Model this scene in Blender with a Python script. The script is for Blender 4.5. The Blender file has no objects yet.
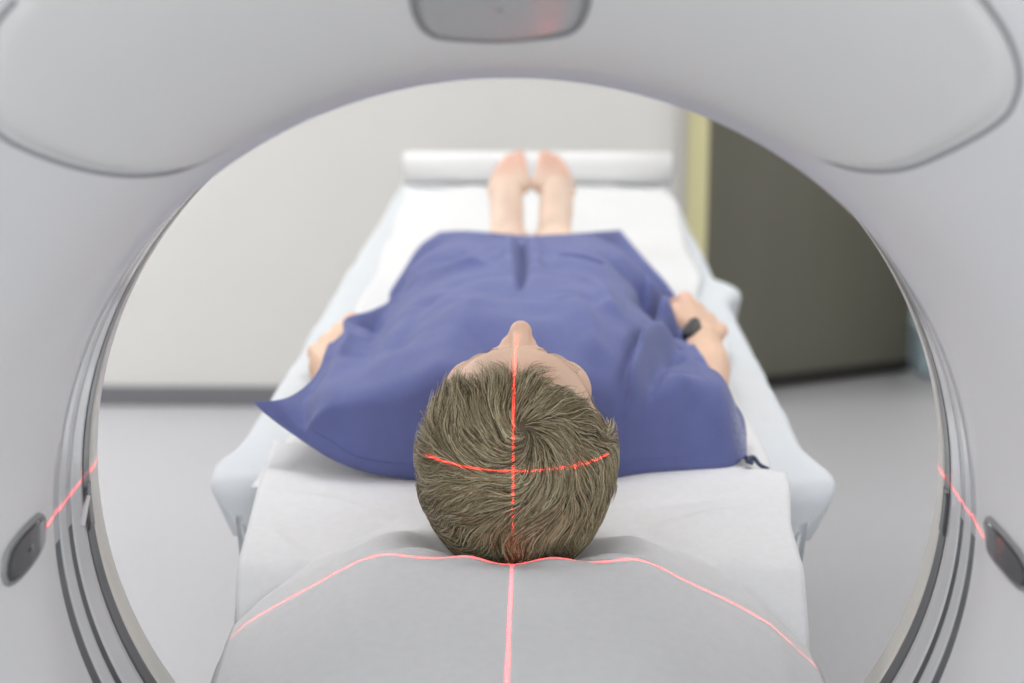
import bpy, bmesh, math, random
import numpy as np
from mathutils import Vector, Matrix
random.seed(7); rng = np.random.default_rng(7)
S = bpy.context.scene; COL = S.collection
PI = math.pi

# ------------------------------------------------------------------ camera
CAM = np.array([.024, 0, 1.37]); F = 1640.; TH = math.radians(13.4); YA = math.radians(1.15)
FW = np.array([-math.sin(YA)*math.cos(TH), math.cos(YA)*math.cos(TH), -math.sin(TH)])
RT = np.array([math.cos(YA), math.sin(YA), 0]); UP = np.cross(RT, FW)
cd = bpy.data.cameras.new('camera'); cam = bpy.data.objects.new('camera', cd); COL.objects.link(cam)
cam.location = CAM; cam.rotation_euler = (PI/2-TH, 0, YA)
cd.sensor_width = 36; cd.lens = F/1024*36; cd.clip_start = .02; cd.clip_end = 60
cd.dof.use_dof = True; cd.dof.focus_distance = 1.37; cd.dof.aperture_fstop = 4.2
S.camera = cam
# ------------------------------------------------------------------ colour management, world, lights
S.view_settings.view_transform = 'Standard'; S.view_settings.look = 'None'
S.view_settings.gamma = 1; S.view_settings.exposure = 0.0; S.view_settings.use_curve_mapping = False
S.cycles.use_denoising = True
S.cycles.max_bounces = 8; S.cycles.diffuse_bounces = 5; S.cycles.caustics_reflective = False; S.cycles.caustics_refractive = False
W = bpy.data.worlds.new('world'); S.world = W; W.use_nodes = True
W.node_tree.nodes['Background'].inputs[0].default_value = (.9, .95, 1, 1)
W.node_tree.nodes['Background'].inputs[1].default_value = .22

def area(name, loc, sx, sy, power, col=(1, .992, .978), rot=(0, 0, 0)):
    l = bpy.data.lights.new(name, 'AREA'); l.shape = 'RECTANGLE'; l.size = sx; l.size_y = sy; l.energy = power; l.color = col
    o = bpy.data.objects.new(name, l); COL.objects.link(o); o.location = loc; o.rotation_euler = rot
    return o
area('ceiling_lamp_over_table', (0, 1.95, 2.66), 1.2, .6, 17)
area('ceiling_lamp_by_wall', (-2.35, 4.0, 2.66), 1.2, 1.0, 40)
area('added_back_wall_light', (-.9, 4.5, 2.67), 3.6, .3, 14)  # unseen lamp added to brighten the back wall
area('ceiling_lamp_by_door', (2.2, 4.0, 2.66), 1.2, 1.0, 22)
area('added_fill_behind_camera', (0, -2.55, 1.95), 2.6, 1.1, 54, (.95, .97, 1), (PI/2, 0, 0))  # added fill light for the gantry front; no window stands there
area('corridor_lamp', (1.3, 6.6, 2.66), .8, .8, 16)

def laser(name, loc, aim, normal, strength, w=.0028, half=30., size=150):
    """a laser line projector: a point lamp whose fan lies in the plane through loc with the given normal"""
    l = bpy.data.lights.new(name, 'SPOT'); l.energy = 1; l.shadow_soft_size = 0; l.spot_size = math.radians(size); l.spot_blend = .0
    l.color = (1, .010, .018); l.use_nodes = True
    nt = l.node_tree; n = nt.nodes; em = n['Emission']
    tc = n.new('ShaderNodeTexCoord'); sp = n.new('ShaderNodeSeparateXYZ'); nt.links.new(tc.outputs['Normal'], sp.inputs[0])
    def m(op, a, b=None):
        q = n.new('ShaderNodeMath'); q.operation = op
        for i, v in enumerate((a, b)):
            if v is None: continue
            if isinstance(v, (int, float)): q.inputs[i].default_value = v
            else: nt.links.new(v, q.inputs[i])
        return q.outputs[0]
    r = m('DIVIDE', sp.outputs['X'], w); e = m('MULTIPLY', m('MULTIPLY', r, r), -1.0)
    fan = m('ABSOLUTE', m('DIVIDE', sp.outputs['Y'], sp.outputs['Z'])); gate = m('LESS_THAN', fan, math.tan(math.radians(half)))
    g = m('MULTIPLY', m('MULTIPLY', m('POWER', 2.718, e), gate), strength)
    nt.links.new(g, em.inputs['Strength'])
    o = bpy.data.objects.new(name, l); COL.objects.link(o)
    z = -(Vector(aim)-Vector(loc)).normalized(); x = Vector(normal).normalized(); y = z.cross(x).normalized(); x = y.cross(z)
    M = Matrix((x, y, z)).transposed().to_4x4(); M.translation = loc; o.matrix_world = M
    return o
ISO = .970
LAS = 80
def fan_aim(p, ang, plane):                                   # a point 1 m from p at the fan's middle angle
    c, d = math.cos(math.radians(ang)), math.sin(math.radians(ang))
    if plane == 'xz': return (p[0]+d, p[1], p[2]-c)
    return (p[0], p[1]+d, p[2]-c) if plane == 'yz' else (p[0]+c*(1 if p[0] < 0 else -1), p[1]+d, p[2])
for nm, p, ang, plane, nrm, k, w, half in (
        ('laser_sagittal', (0.0, 1.045, 1.268), 25, 'yz', (1, 0, 0), 1., .0020, 33.5),
        ('laser_transverse', (-.2, 1.221, 1.2), 12.5, 'xz', (0, 1, 0), .42, .0028, 22.5), ('laser_transverse_opposite', (.2, 1.221, 1.2), -12.5, 'xz', (0, 1, 0), .42, .0028, 22.5),
        ('laser_coronal', (-.322, 1.105, ISO), 17.5, 'xy', (0, 0, 1), .7, .0020, 18.5),
        ('laser_coronal_opposite', (.326, 1.105, ISO), 17.5, 'xy', (0, 0, 1), .7, .0020, 18.5)):
    laser(nm, p, fan_aim(p, ang, plane), nrm, LAS*k, w, half)

# ------------------------------------------------------------------ measuring helpers (pixel of the photo + known height/distance -> metres)
def ray(px, py): return FW + RT*(px-512)/F - UP*(py-341.5)/F
def Pz(px, py, z): d = ray(px, py); return CAM + d*((z-CAM[2])/d[2])
def PY(px, py, Y): d = ray(px, py); return CAM + d*((Y-CAM[1])/d[1])

# ------------------------------------------------------------------ materials
def lin(c):
    return tuple(((v/255)/12.92 if v/255 <= .04045 else ((v/255+.055)/1.055)**2.4) for v in c)+(1,)
def mat(name, rgb, rough=.5, spec=.5, coat=0., metal=0., bump=0., bscale=80., var=0., vscale=6., sheen=0., sss=0., stretch=None, coat_rough=.08):
    m = bpy.data.materials.new(name); m.use_nodes = True; nt = m.node_tree; b = nt.nodes['Principled BSDF']
    b.inputs['Base Color'].default_value = lin(rgb); b.inputs['Roughness'].default_value = rough
    b.inputs['Specular IOR Level'].default_value = spec; b.inputs['Metallic'].default_value = metal
    b.inputs['Coat Weight'].default_value = coat; b.inputs['Coat Roughness'].default_value = coat_rough
    b.inputs['Sheen Weight'].default_value = sheen
    if sss: b.inputs['Subsurface Weight'].default_value = sss; b.inputs['Subsurface Radius'].default_value = (.012, .005, .003); b.inputs['Subsurface Scale'].default_value = 1
    tc = nt.nodes.new('ShaderNodeTexCoord'); src = tc.outputs['Object']
    if stretch:
        mp = nt.nodes.new('ShaderNodeMapping'); mp.inputs['Scale'].default_value = stretch; nt.links.new(src, mp.inputs[0]); src = mp.outputs[0]
    if var:
        t = nt.nodes.new('ShaderNodeTexNoise'); t.inputs['Scale'].default_value = vscale; t.inputs['Detail'].default_value = 5; nt.links.new(src, t.inputs['Vector'])
        r = nt.nodes.new('ShaderNodeValToRGB'); c = np.array(lin(rgb)[:3])
        r.color_ramp.elements[0].position = .3; r.color_ramp.elements[1].position = .7
        r.color_ramp.elements[0].color = tuple(np.clip(c*(1-var), 0, 1))+(1,); r.color_ramp.elements[1].color = tuple(np.clip(c*(1+var), 0, 1))+(1,)
        nt.links.new(t.outputs['Fac'], r.inputs[0]); nt.links.new(r.outputs[0], b.inputs['Base Color'])
    if bump:
        t = nt.nodes.new('ShaderNodeTexNoise'); t.inputs['Scale'].default_value = bscale; t.inputs['Detail'].default_value = 4; nt.links.new(src, t.inputs['Vector'])
        u = nt.nodes.new('ShaderNodeBump'); u.inputs['Strength'].default_value = bump; u.inputs['Distance'].default_value = .004
        nt.links.new(t.outputs['Fac'], u.inputs['Height']); nt.links.new(u.outputs[0], b.inputs['Normal'])
    return m
M = dict(
    wall=mat('painted_wall', (234, 233, 230), .8, .2, var=.015, vscale=2),
    ceiling=mat('ceiling_white', (240, 240, 238), .9, .1),
    floor=mat('vinyl_floor', (182, 182, 187), .45, .4, var=.05, vscale=60, bump=.03, bscale=200),
    base=mat('grey_baseboard', (128, 128, 133), .6, .3),
    casing=mat('frame_grey', (200, 198, 193), .5, .4),
    cream=mat('frame_cream', (226, 220, 172), .5, .4),
    door=mat('door_steel', (108, 107, 97), .36, .5, var=.05, vscale=1.5, stretch=(6, 6, .4)),
    doordark=mat('door_strip_dark', (40, 40, 38), .7),
    bluebox=mat('blue_plastic', (186, 208, 218), .5),
    white=mat('gantry_plastic', (236, 236, 238), .38, .5, coat=.25, coat_rough=.25),
    panel=mat('gantry_panel_plastic', (232, 232, 231), .45, .5, coat=.15, coat_rough=.3),
    liner=mat('bore_liner', (226, 227, 230), .3, .5, coat=.8, coat_rough=.06),
    rim=mat('bore_rim', (228, 226, 219), .35, .5, coat=.3),
    bandfaint=mat('band_faint', (200, 201, 205), .3, .5, coat=.6), bandpale=mat('band_pale', (188, 189, 195), .3, .5, coat=.6),  # pale band copies with the reflection put into the colour
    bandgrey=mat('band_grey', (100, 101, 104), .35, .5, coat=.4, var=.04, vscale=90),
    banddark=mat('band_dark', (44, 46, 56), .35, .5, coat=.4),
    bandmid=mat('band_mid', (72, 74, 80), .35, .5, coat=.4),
    black=mat('black_gap', (26, 26, 28), .5),
    seam=mat('seam_grey', (158, 159, 163), .7),
    smoke=mat('smoked_window', (62, 62, 66), .12, .6, coat=.8, coat_rough=.03),
    clear=mat('pale_window', (176, 176, 178), .15, .6, coat=.7, coat_rough=.05),
    wframe=mat('window_frame', (150, 150, 152), .5),
    paper=mat('exam_paper', (229, 230, 232), .85, .15, bump=.25, bscale=14, var=.015, vscale=90),
    rollpaper=mat('roll_paper', (244, 244, 245), .8, .15),
    paper2=mat('head_paper', (226, 227, 229), .85, .15, bump=.2, bscale=12, var=.02, vscale=120),
    sheet=mat('bed_sheet', (215, 220, 225), .85, .15, bump=.5, bscale=18),
    mattress=mat('mattress_vinyl', (190, 195, 200), .5),
    cushion=mat('cushion_vinyl', (205, 206, 208), .5),
    cradle=mat('cradle_shell', (216, 217, 218), .4),
    skin=mat('skin', (228, 190, 164), .5, .35, sss=.15),
    gown=mat('gown_cloth', (101, 109, 160), .8, .2, bump=.35, bscale=700, var=.05, vscale=35, sheen=.15),
    tie=mat('gown_tie', (60, 70, 98), .8),
    objblack=mat('object_black', (22, 21, 22), .45),
    lash=mat('lash_brown', (140, 108, 84), .6),
)

# ------------------------------------------------------------------ mesh helpers
def obj(name, V, Fc, m=None, parent=None, origin=None, smooth=True):
    V = np.asarray(V, float)
    if origin is None: origin = np.array(parent['_o']) if parent is not None and '_o' in parent else np.zeros(3)
    origin = np.asarray(origin, float)
    me = bpy.data.meshes.new(name); me.from_pydata((V-origin).tolist(), [], [list(map(int, f)) for f in Fc]); me.update()
    if smooth: me.shade_smooth()
    if m: me.materials.append(m)
    o = bpy.data.objects.new(name, me); COL.objects.link(o)
    if parent is not None:
        o.parent = parent; po = np.array(parent['_o']) if '_o' in parent else np.zeros(3)
        o.location = origin-po
    else: o.location = origin
    o['_o'] = origin.tolist()
    return o
def empty(name, loc, label=None, cat=None, group=None):
    o = bpy.data.objects.new(name, None); COL.objects.link(o); o.location = loc; o['_o'] = [float(v) for v in loc]; o.empty_display_size = .1
    tag(o, label, cat, group); return o
def tag(o, label=None, cat=None, group=None, kind=None):
    for k, v in (('label', label), ('category', cat), ('group', group), ('kind', kind)):
        if v: o[k] = v
    return o
def grid_faces(nu, nv, cu=False, cv=False):
    f = []
    for i in range(nu if cu else nu-1):
        for j in range(nv if cv else nv-1):
            a, b = i, (i+1) % nu; c, d = j, (j+1) % nv
            f.append((a*nv+c, b*nv+c, b*nv+d, a*nv+d))
    return f
def solid_grid(top, bottom):
    """closed slab from two (nu,nv,3) grids"""
    nu, nv = top.shape[:2]; n = nu*nv
    V = np.concatenate([top.reshape(-1, 3), bottom.reshape(-1, 3)])
    f = grid_faces(nu, nv); f += [tuple(n+i for i in q[::-1]) for q in grid_faces(nu, nv)]
    for i in range(nu-1):
        a, b = i*nv, (i+1)*nv; f.append((b, a, a+n, b+n)); a, b = i*nv+nv-1, (i+1)*nv+nv-1; f.append((a, b, b+n, a+n))
    for j in range(nv-1):
        f.append((j, j+1, j+1+n, j+n)); a = (nu-1)*nv+j; f.append((a+1, a, a+n, a+1+n))
    return V, f
def box(lo, hi, bev=0., seg=3):
    bm = bmesh.new(); bmesh.ops.create_cube(bm, size=1)
    lo, hi = np.array(lo, float), np.array(hi, float)
    for v in bm.verts: v.co = Vector((lo+hi)/2 + np.array(v.co)*(hi-lo))
    if bev: bmesh.ops.bevel(bm, geom=bm.edges[:], offset=bev, segments=seg, profile=.5, affect='EDGES')
    V = [tuple(v.co) for v in bm.verts]; bm.verts.index_update(); Fc = [[v.index for v in f.verts] for f in bm.faces]; bm.free()
    return V, Fc
def join(*parts):
    V, Fc = [], []
    for v, f in parts:
        n = len(V); V += [tuple(p) for p in v]; Fc += [[i+n for i in q] for q in f]
    return V, Fc
def tube(pts, r, n=8, closed=False):
    pts = [Vector(p) for p in pts]; V, Fc = [], []; N = len(pts); up = Vector((0, 0, 1)); prev = None
    rr = r if hasattr(r, '__len__') else [r]*N
    for i, p in enumerate(pts):
        t = (pts[(i+1) % N]-pts[i-1]) if closed else (pts[min(i+1, N-1)]-pts[max(i-1, 0)])
        t.normalize()
        a = prev if prev is not None else (up if abs(t.z) < .9 else Vector((1, 0, 0)))
        s = t.cross(a).normalized(); a = s.cross(t).normalized(); prev = a
        for k in range(n): V.append(tuple(p+(s*math.cos(2*PI*k/n)+a*math.sin(2*PI*k/n))*rr[i]))
    for i in range(N if closed else N-1):
        for k in range(n):
            j = (i+1) % N; Fc.append((i*n+k, i*n+(k+1) % n, j*n+(k+1) % n, j*n+k))
    if not closed: Fc += [tuple(range(n))[::-1], tuple(range((N-1)*n, N*n))]
    return V, Fc
def cr(pts, n):
    """Catmull-Rom resample of a polyline (any dimension) at n points, even in arc length"""
    P = np.asarray(pts, float); Q = np.vstack([2*P[0]-P[1], P, 2*P[-1]-P[-2]]); out = []
    for i in range(1, len(Q)-2):
        for t in np.linspace(0, 1, 20, endpoint=False):
            a, b, c, d = Q[i-1:i+3]; out.append(.5*(2*b+(c-a)*t+(2*a-5*b+4*c-d)*t*t+(-a+3*b-3*c+d)*t**3))
    out.append(P[-1]); out = np.array(out); L = np.r_[0, np.cumsum(np.linalg.norm(np.diff(out, axis=0), axis=1))]
    s = np.linspace(0, L[-1], n); return np.stack([np.interp(s, L, out[:, k]) for k in range(P.shape[1])], 1)
def sstep(a, b, x): t = np.clip((np.asarray(x, float)-a)/(b-a), 0, 1); return t*t*(3-2*t)
class Noise:
    """smooth sum-of-waves noise, fixed seed"""
    def __init__(s, seed, freq, n=14, dim=2):
        r = np.random.default_rng(seed); d = r.normal(size=(n, dim)); d /= np.linalg.norm(d, axis=1)[:, None]
        s.k = d*freq*r.uniform(.6, 1.5, n)[:, None]; s.p = r.uniform(0, 6.28, n); s.n = n
    def __call__(s, X): return np.sin(np.tensordot(X, s.k.T, 1)+s.p).sum(-1)/math.sqrt(s.n/2)

# ------------------------------------------------------------------ room
BW = 4.88; XL, XR, Y0, ZC = -3.0, 2.7, -2.6, 2.7
DX0, DX1, DH = .51, 1.45, 2.1
tag(obj('floor', *box((XL, Y0, -.05), (4.2, 8.0, 0)), M['floor'], smooth=False), kind='structure')
tag(obj('ceiling', *box((XL, Y0, ZC), (4.2, 8.0, ZC+.05)), M['ceiling'], smooth=False), kind='structure')
tag(obj('wall_back', *join(box((XL, BW, 0), (DX0-.07, BW+.14, ZC)), box((DX1+.03, BW, 0), (XR, BW+.14, ZC)), box((DX0-.07, BW, DH+.05), (DX1+.03, BW+.14, ZC))), M['wall'], smooth=False), kind='structure')
tag(obj('wall_left', *box((XL-.1, Y0, 0), (XL, BW+.14, ZC)), M['wall'], smooth=False), kind='structure')
tag(obj('wall_right', *box((XR, Y0, 0), (XR+.1, BW+.14, ZC)), M['wall'], smooth=False), kind='structure')
tag(obj('wall_front', *box((XL, Y0-.1, 0), (XR, Y0, ZC)), M['wall'], smooth=False), kind='structure')
tag(obj('wall_corridor', *join(box((XL, 7.9, 0), (4.2, 8.0, ZC)), box((4.1, BW+.14, 0), (4.2, 7.9, ZC)), box((.0, BW+.15, 0), (.1, 7.9, ZC))), M['wall'], smooth=False), kind='structure')
tag(obj('baseboard_back', *box((XL, BW-.016, 0), (DX0-.1, BW, .062), .004), M['base'], smooth=False), kind='structure')
tag(obj('baseboard_left', *box((XL, Y0, 0), (XL+.016, BW, .062), .004), M['base'], smooth=False), kind='structure')
tag(obj('baseboard_right', *box((XR-.016, Y0, 0), (XR, BW, .062), .004), M['base'], smooth=False), kind='structure')
# door frame: grey casing on the wall, cream lining in the opening
tag(obj('trim_1', *join(box((.405, BW-.02, 0), (.445, BW+.05, DH+.09), .006), box((DX1+.0, BW-.02, 0), (DX1+.05, BW+.05, DH+.09), .006), box((.405, BW-.02, DH+.05), (DX1+.05, BW+.05, DH+.09), .006)), M['casing'], smooth=False), kind='structure')
tag(obj('trim_2', *join(box((.445, BW-.012, 0), (DX0, BW+.14, DH+.05), .004), box((DX1-.02, BW-.012, 0), (DX1, BW+.14, DH+.05), .004), box((.445, BW-.012, DH), (DX1, BW+.14, DH+.05), .004)), M['cream'], smooth=False), kind='structure')
# open leaf, hinged on the left lining and swung into the corridor
hx, hy = DX0+.005, BW+.10; ex, ey = 1.238, 5.32
ang = math.atan2(ey-hy, ex-hx); L = math.hypot(ex-hx, ey-hy)
dr = tag(obj('door_1', *box((0, 0, .035), (L, .05, DH-.01), .003), M['door'], smooth=False, origin=(0, 0, 0)), kind='structure')
ds = obj('door_bottom_strip', *box((.0, -.006, .012), (L, .056, .05), .002), M['doordark'], dr, smooth=False)  # dark strip along the bottom of the leaf
hd = obj('door_handle', *join(tube([(L-.07, .0, 1.03), (L-.07, -.05, 1.03), (L-.19, -.055, 1.03)], .009), tube([(L-.07, .001, 1.03), (L-.07, -.008, 1.03)], .024, 16)), M['casing'], dr)
dr.location = (hx, hy, 0); dr.rotation_euler = (0, 0, ang)
V, Fc = join(box((1.262, 5.26, 0), (1.70, 5.58, .15), .02), box((1.255, 5.25, .135), (1.71, 5.595, .165), .012))
tag(obj('storage_box', V, Fc, M['bluebox'], origin=(1.48, 5.42, 0)), 'pale blue storage box on the floor past the dark open door', 'box')

# ------------------------------------------------------------------ CT gantry
GX, GZ = .0015, .9575
FL = cr([(1.122, .3335), (1.105, .3325), (1.09, .3318), (1.072, .3325), (1.045, .340), (1.0, .358), (.95, .392), (.90, .437), (.85, .50), (.805, .585), (.77, .70), (.75, .86)], 60)
ct = empty('ct_scanner', (GX, 1.2, 0), 'large white ring shaped CT scanner gantry round the patient', 'medical scanner')
def outer(th):
    c, s = np.cos(th), np.sin(th); hw = 1.06; ht = np.where(s > 0, .97, .86); p = 5.
    return (np.abs(c/hw)**p+np.abs(s/ht)**p)**(-1/p)
def rev(prof, n=180, th=None, morph=None):
    th = np.linspace(0, 2*PI, n, endpoint=False) if th is None else th
    V = np.zeros((len(prof), len(th), 3))
    for i, (y, r) in enumerate(prof):
        rr = r if morph is None else r*(1-morph[i])+outer(th)*morph[i]
        V[i, :, 0] = GX+rr*np.cos(th); V[i, :, 1] = y; V[i, :, 2] = GZ+rr*np.sin(th)
    return V
prof = list(map(tuple, FL)); mo = [float(sstep(.45, .86, r))*.55 for y, r in prof]
prof += [(.745, .9), (.75, .95), (.77, 1.0), (.81, 1.0), (.95, 1.0), (1.2, 1.0)]; mo += [.8, .93, .985, 1, 1, 1]
V = rev(prof, 240, morph=mo); obj('front_cover', V.reshape(-1, 3), [q[::-1] for q in grid_faces(len(prof), 240, cv=True)], M['white'], ct)
rp = [(1.265, .3395), (1.272, .346), (1.29, .361), (1.33, .389), (1.39, .428), (1.47, .49), (1.55, .59), (1.6, .75), (1.61, .9), (1.60, .96), (1.57, 1.0), (1.4, 1.0), (1.2, 1.0)]
rm = [0, 0, 0, 0, 0, .1, .25, .5, .85, .95, 1, 1, 1]
V = rev(rp, 180, morph=rm); obj('rear_cover', V.reshape(-1, 3), [q[::-1] for q in grid_faces(len(rp), 180, cv=True)], M['white'], ct)
def ring(name, y0, y1, r0, r1, m, depth=.012, bead=0., n=180, arc=None):
    ys = np.linspace(y0, y1, 7); rs = np.linspace(r0, r1, 7)-bead*np.sin(np.linspace(0, PI, 7))
    pr = [(y0, r0+depth)]+list(zip(ys, rs))+[(y1, r1+depth)]
    V = rev(pr, n, th=None if arc is None else np.linspace(arc[0], arc[1], n)); return obj(name, V.reshape(-1, 3), [q[::-1] for q in grid_faces(len(pr), n, cv=arc is None)], m, ct)
def rc(y): return .3335+(.338-.3335)*(y-1.122)/(1.265-1.122)
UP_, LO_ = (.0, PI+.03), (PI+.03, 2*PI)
for arc, a, b_ in ((UP_, 'bandfaint', 'bandpale'), (LO_, 'bandmid', 'banddark')):  # upper arc paler: reflection off the film painted into the band colours
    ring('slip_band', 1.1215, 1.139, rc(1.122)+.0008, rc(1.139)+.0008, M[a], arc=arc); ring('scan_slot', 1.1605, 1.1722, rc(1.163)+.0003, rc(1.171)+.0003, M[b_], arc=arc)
ring('bore_liner', 1.139, 1.1605, rc(1.139), rc(1.1605), M['liner'])
ring('bore_liner', 1.1722, 1.2085, rc(1.171), rc(1.2085), M['liner'])
ring('liner_gap', 1.2085, 1.2115, rc(1.21)+.004, rc(1.21)+.004, M['black'])
ring('grey_band', 1.2115, 1.231, rc(1.2115), rc(1.231), M['bandgrey'])
ring('bore_rim', 1.231, 1.266, rc(1.231)-.0005, .3395, M['rim'], bead=.0012)
# markers where the horizontal laser crosses the grey band, and the clip on the left of the liner
for sgn in (-1, 1):
    th0 = math.asin((ISO-.025-GZ)/.337); th = np.linspace(th0-.055, th0+.05, 9); th = th if sgn > 0 else PI-th
    V = rev([(1.212, rc(1.212)-.001), (1.2305, rc(1.23)-.001)], th=th); B = rev([(1.212, rc(1.212)+.004), (1.2305, rc(1.23)+.004)], th=th)
    V, Fc = solid_grid(V, B); obj('band_marker', V, Fc, M['bandmid'], ct)
c0 = PY(79, 515, 1.172); obj('liner_clip', *join(tube([c0+np.array([.006, -.012, -.004]), c0+np.array([.004, .0, .001]), c0+np.array([.002, .02, .008])], [.0016, .0024, .0016])), M['liner'], ct)

# flare surface: ray hit and outward normal (used to lay the cover seams and windows on it)
FY, FR = FL[::-1, 0], FL[::-1, 1]
def rad(y): return np.interp(y, FY, FR)
def flare_hit(px, py):
    d = ray(px, py); o = CAM; prev = None
    for y in np.linspace(.5, 1.115, 1300):
        p = o+d*(y/d[1]); g = math.hypot(p[0]-GX, p[2]-GZ)-rad(max(y, .75))
        if g > 0: break
    a = math.atan2(p[2]-GZ, p[0]-GX); return (a+2*PI if a < -PI/2 else a), p[1]
def fpos(th, y, off=0.):
    th, y, off = np.broadcast_arrays(np.asarray(th, float), np.asarray(y, float), np.asarray(off, float))
    r = rad(y); dr_ = (rad(y+.004)-rad(y-.004))/.008
    nr, ny = -1/np.sqrt(1+dr_**2), dr_/np.sqrt(1+dr_**2)      # normal (radial, Y): towards the bore axis and the viewer
    rr = r+off*nr; return np.stack([GX+rr*np.cos(th), y+off*ny, GZ+rr*np.sin(th)], -1)
def patch(bound, offs, nk=26, lipfade=False):
    """star grid inside a closed boundary in (theta, y); offs(k) is the rise off the cover from rim (k=1) to middle (k=0)"""
    B = np.asarray(bound); c = B.mean(0); K = 1-np.linspace(0, 1, nk)**1.6; K = np.r_[K[:-1], .02]
    V = []; 
    for k in K:
        q = c+(B-c)*k; V.append(fpos(q[:, 0], q[:, 1], offs(k)*(sstep(1.07, 1.02, q[:, 1]) if lipfade else 1)))
    V = np.array(V); n = len(B); Fc = grid_faces(len(K), n, cv=True); Fc.append(tuple((len(K)-1)*n+i for i in range(n)))
    return V.reshape(-1, 3), Fc
left = [flare_hit(*p) for p in [(15, 0), (-8, 28), (-24, 70), (-20, 108), (0, 135), (45, 157), (95, 171), (140, 175), (185, 168), (226, 150), (246, 137)]]
right = [flare_hit(*p) for p in [(792, 143), (812, 155), (850, 168), (900, 169), (950, 150), (1000, 121), (1016, 98), (1020, 72), (1010, 38), (985, 0), (955, -34)]]
lip = [(t, 1.068) for t in np.linspace(left[-1][0]-.06, right[0][0]+.06, 9)]
topc = [(t, .83) for t in np.linspace(right[-1][0]+.12, left[0][0]-.12, 7)]
loop = left+lip+right+topc
B = cr(loop+[loop[0]], 361)[:-1]
V, Fc = patch(B, lambda k: .0042*(1-float(sstep(.955, 1.0, k)))-.0012*float(sstep(.97, 1., k)), lipfade=True)
obj('top_panel', V, [q[::-1] for q in Fc], M['panel'], ct)
for sd in (left, right):
    b = cr(sd, 80); pts = fpos(b[:, 0], b[:, 1], .0003); obj('panel_seam', *tube(pts, (np.interp(np.arange(80), [0, 55, 79], [.0015, .0015, .0001]) if sd is left else np.interp(np.arange(80), [0, 25, 79], [.0001, .0015, .0015])), 6), M['seam'], ct)
def window(pts, glass, rise=.004, lift=.0):
    b = [flare_hit(*p) for p in pts]; B = cr(b+[b[0]], 121)[:-1]
    c = B.mean(0); V, Fc = patch(c+(B-c)*1.0, lambda k: lift+rise*(1-float(sstep(.9, 1., k))), 12)
    w = obj('laser_window', V, [q[::-1] for q in Fc], glass, ct)
    q = fpos(B[:, 0], B[:, 1], lift+.001); obj('window_frame', *tube(q, .0022, 8, closed=True), M['wframe'], w)
    return w
window([(2, 574), (6, 552), (22, 530), (37, 516), (42, 522), (41, 540), (34, 556), (16, 578), (6, 583)], M['smoke'])
window([(988, 524), (991, 519), (1004, 532), (1026, 560), (1034, 582), (1024, 588), (1006, 570), (991, 548)], M['smoke'])
window([(411, -12), (416, 10), (426, 24), (446, 31), (500, 33.5), (554, 29), (575, 22), (585, 8), (588, -12), (570, -30), (500, -36), (430, -30)], M['clear'], lift=.003)
# base and stand under the ring
V, Fc = join(box((-1.0, .86, 0), (1.0, 1.54, .16), .03), box((-1.04, .9, .1), (1.04, 1.5, .3), .05))
obj('gantry_base', V, Fc, M['panel'], ct)

# ------------------------------------------------------------------ table, mattress, sheet, papers, cushion
BT = .850                        # top of the sheet on the bed
HWM = .290                       # half width of the mattress
YN, YF = 1.60, 3.78              # near and far end of the mattress
tb = empty('patient_table', (0, 2.8, 0), 'white patient table with grey mattress running into the scanner ring', 'table')
def slab(w, ya, yb, z0, z1, r):
    return box((-w, ya, z0), (w, yb, z1), r, 4)
obj('mattress', *slab(HWM-.004, YN+.006, YF, .765, BT-.006, .025), M['mattress'], tb)
sec = [(-.20, .0), (-.195, -.035), (-.15, -.06), (0, -.068), (.15, -.06), (.195, -.035), (.20, .0), (.17, -.004), (0, -.012), (-.17, -.004)]
Vv = [(x, y, .772+z) for y in (.72, .9, 2.2, 3.74) for x, z in sec]; n = len(sec)
Fc = grid_faces(4, n, cv=True)+[tuple(range(n)), tuple(range(3*n, 4*n))[::-1]]
obj('cradle', Vv, Fc, M['cradle'], tb)
obj('pedestal', *join(box((-.24, 2.0, .02), (.24, 3.5, .36), .04), box((-.19, 2.1, .36), (.19, 3.4, .70), .03)), M['panel'], tb)
obj('pedestal_foot', *box((-.3, 1.9, 0), (.3, 3.6, .06), .02), M['cradle'], tb)

nzA, nzB = Noise(3, 16), Noise(4, 40)
# head cushion: profile across, blended along
CPX = [0, .06, .1, .12, .145, .185, .21, .25, .30]; CPZ = [.9045, .9035, .900, .894, .880, .860, .845, .806, .75]
def cush(x, y):
    sc = np.interp(y, [1.2, 1.27, 1.33, 1.40, 1.48, 1.6], [1., .98, .86, .66, .45, .35])
    a = np.interp(np.abs(x+.004)/sc, CPX, CPZ); fl = BT+.004-.09*(1-sstep(1.22, 1.33, y)); a = np.maximum(a, fl)
    k = sstep(1.50, 1.32, y); z = (BT+.004)*(1-k)+a*k
    d = np.hypot(x/.105, (y-1.345)/.115); z = z-(.052)*np.exp(-d**2.6*1.1)
    return z-.11*np.clip(1.21-np.asarray(y, float), 0, 1)
xs = np.linspace(-.235, .235, 48); ys = np.linspace(.88, 1.5, 50)
T = np.array([[(x, y, max(float(cush(x, y))-.006, .79)) for y in ys] for x in xs]); Bm = T.copy(); Bm[..., 2] = .775; Bm[..., 0] *= .85
V, Fc = solid_grid(T, Bm)
tag(obj('head_cushion', V, [q[::-1] for q in Fc], M['cushion'], origin=(0, 1.2, .775)), 'pale head cushion under the paper sheet beneath the patient\'s head', 'cushion')

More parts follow.
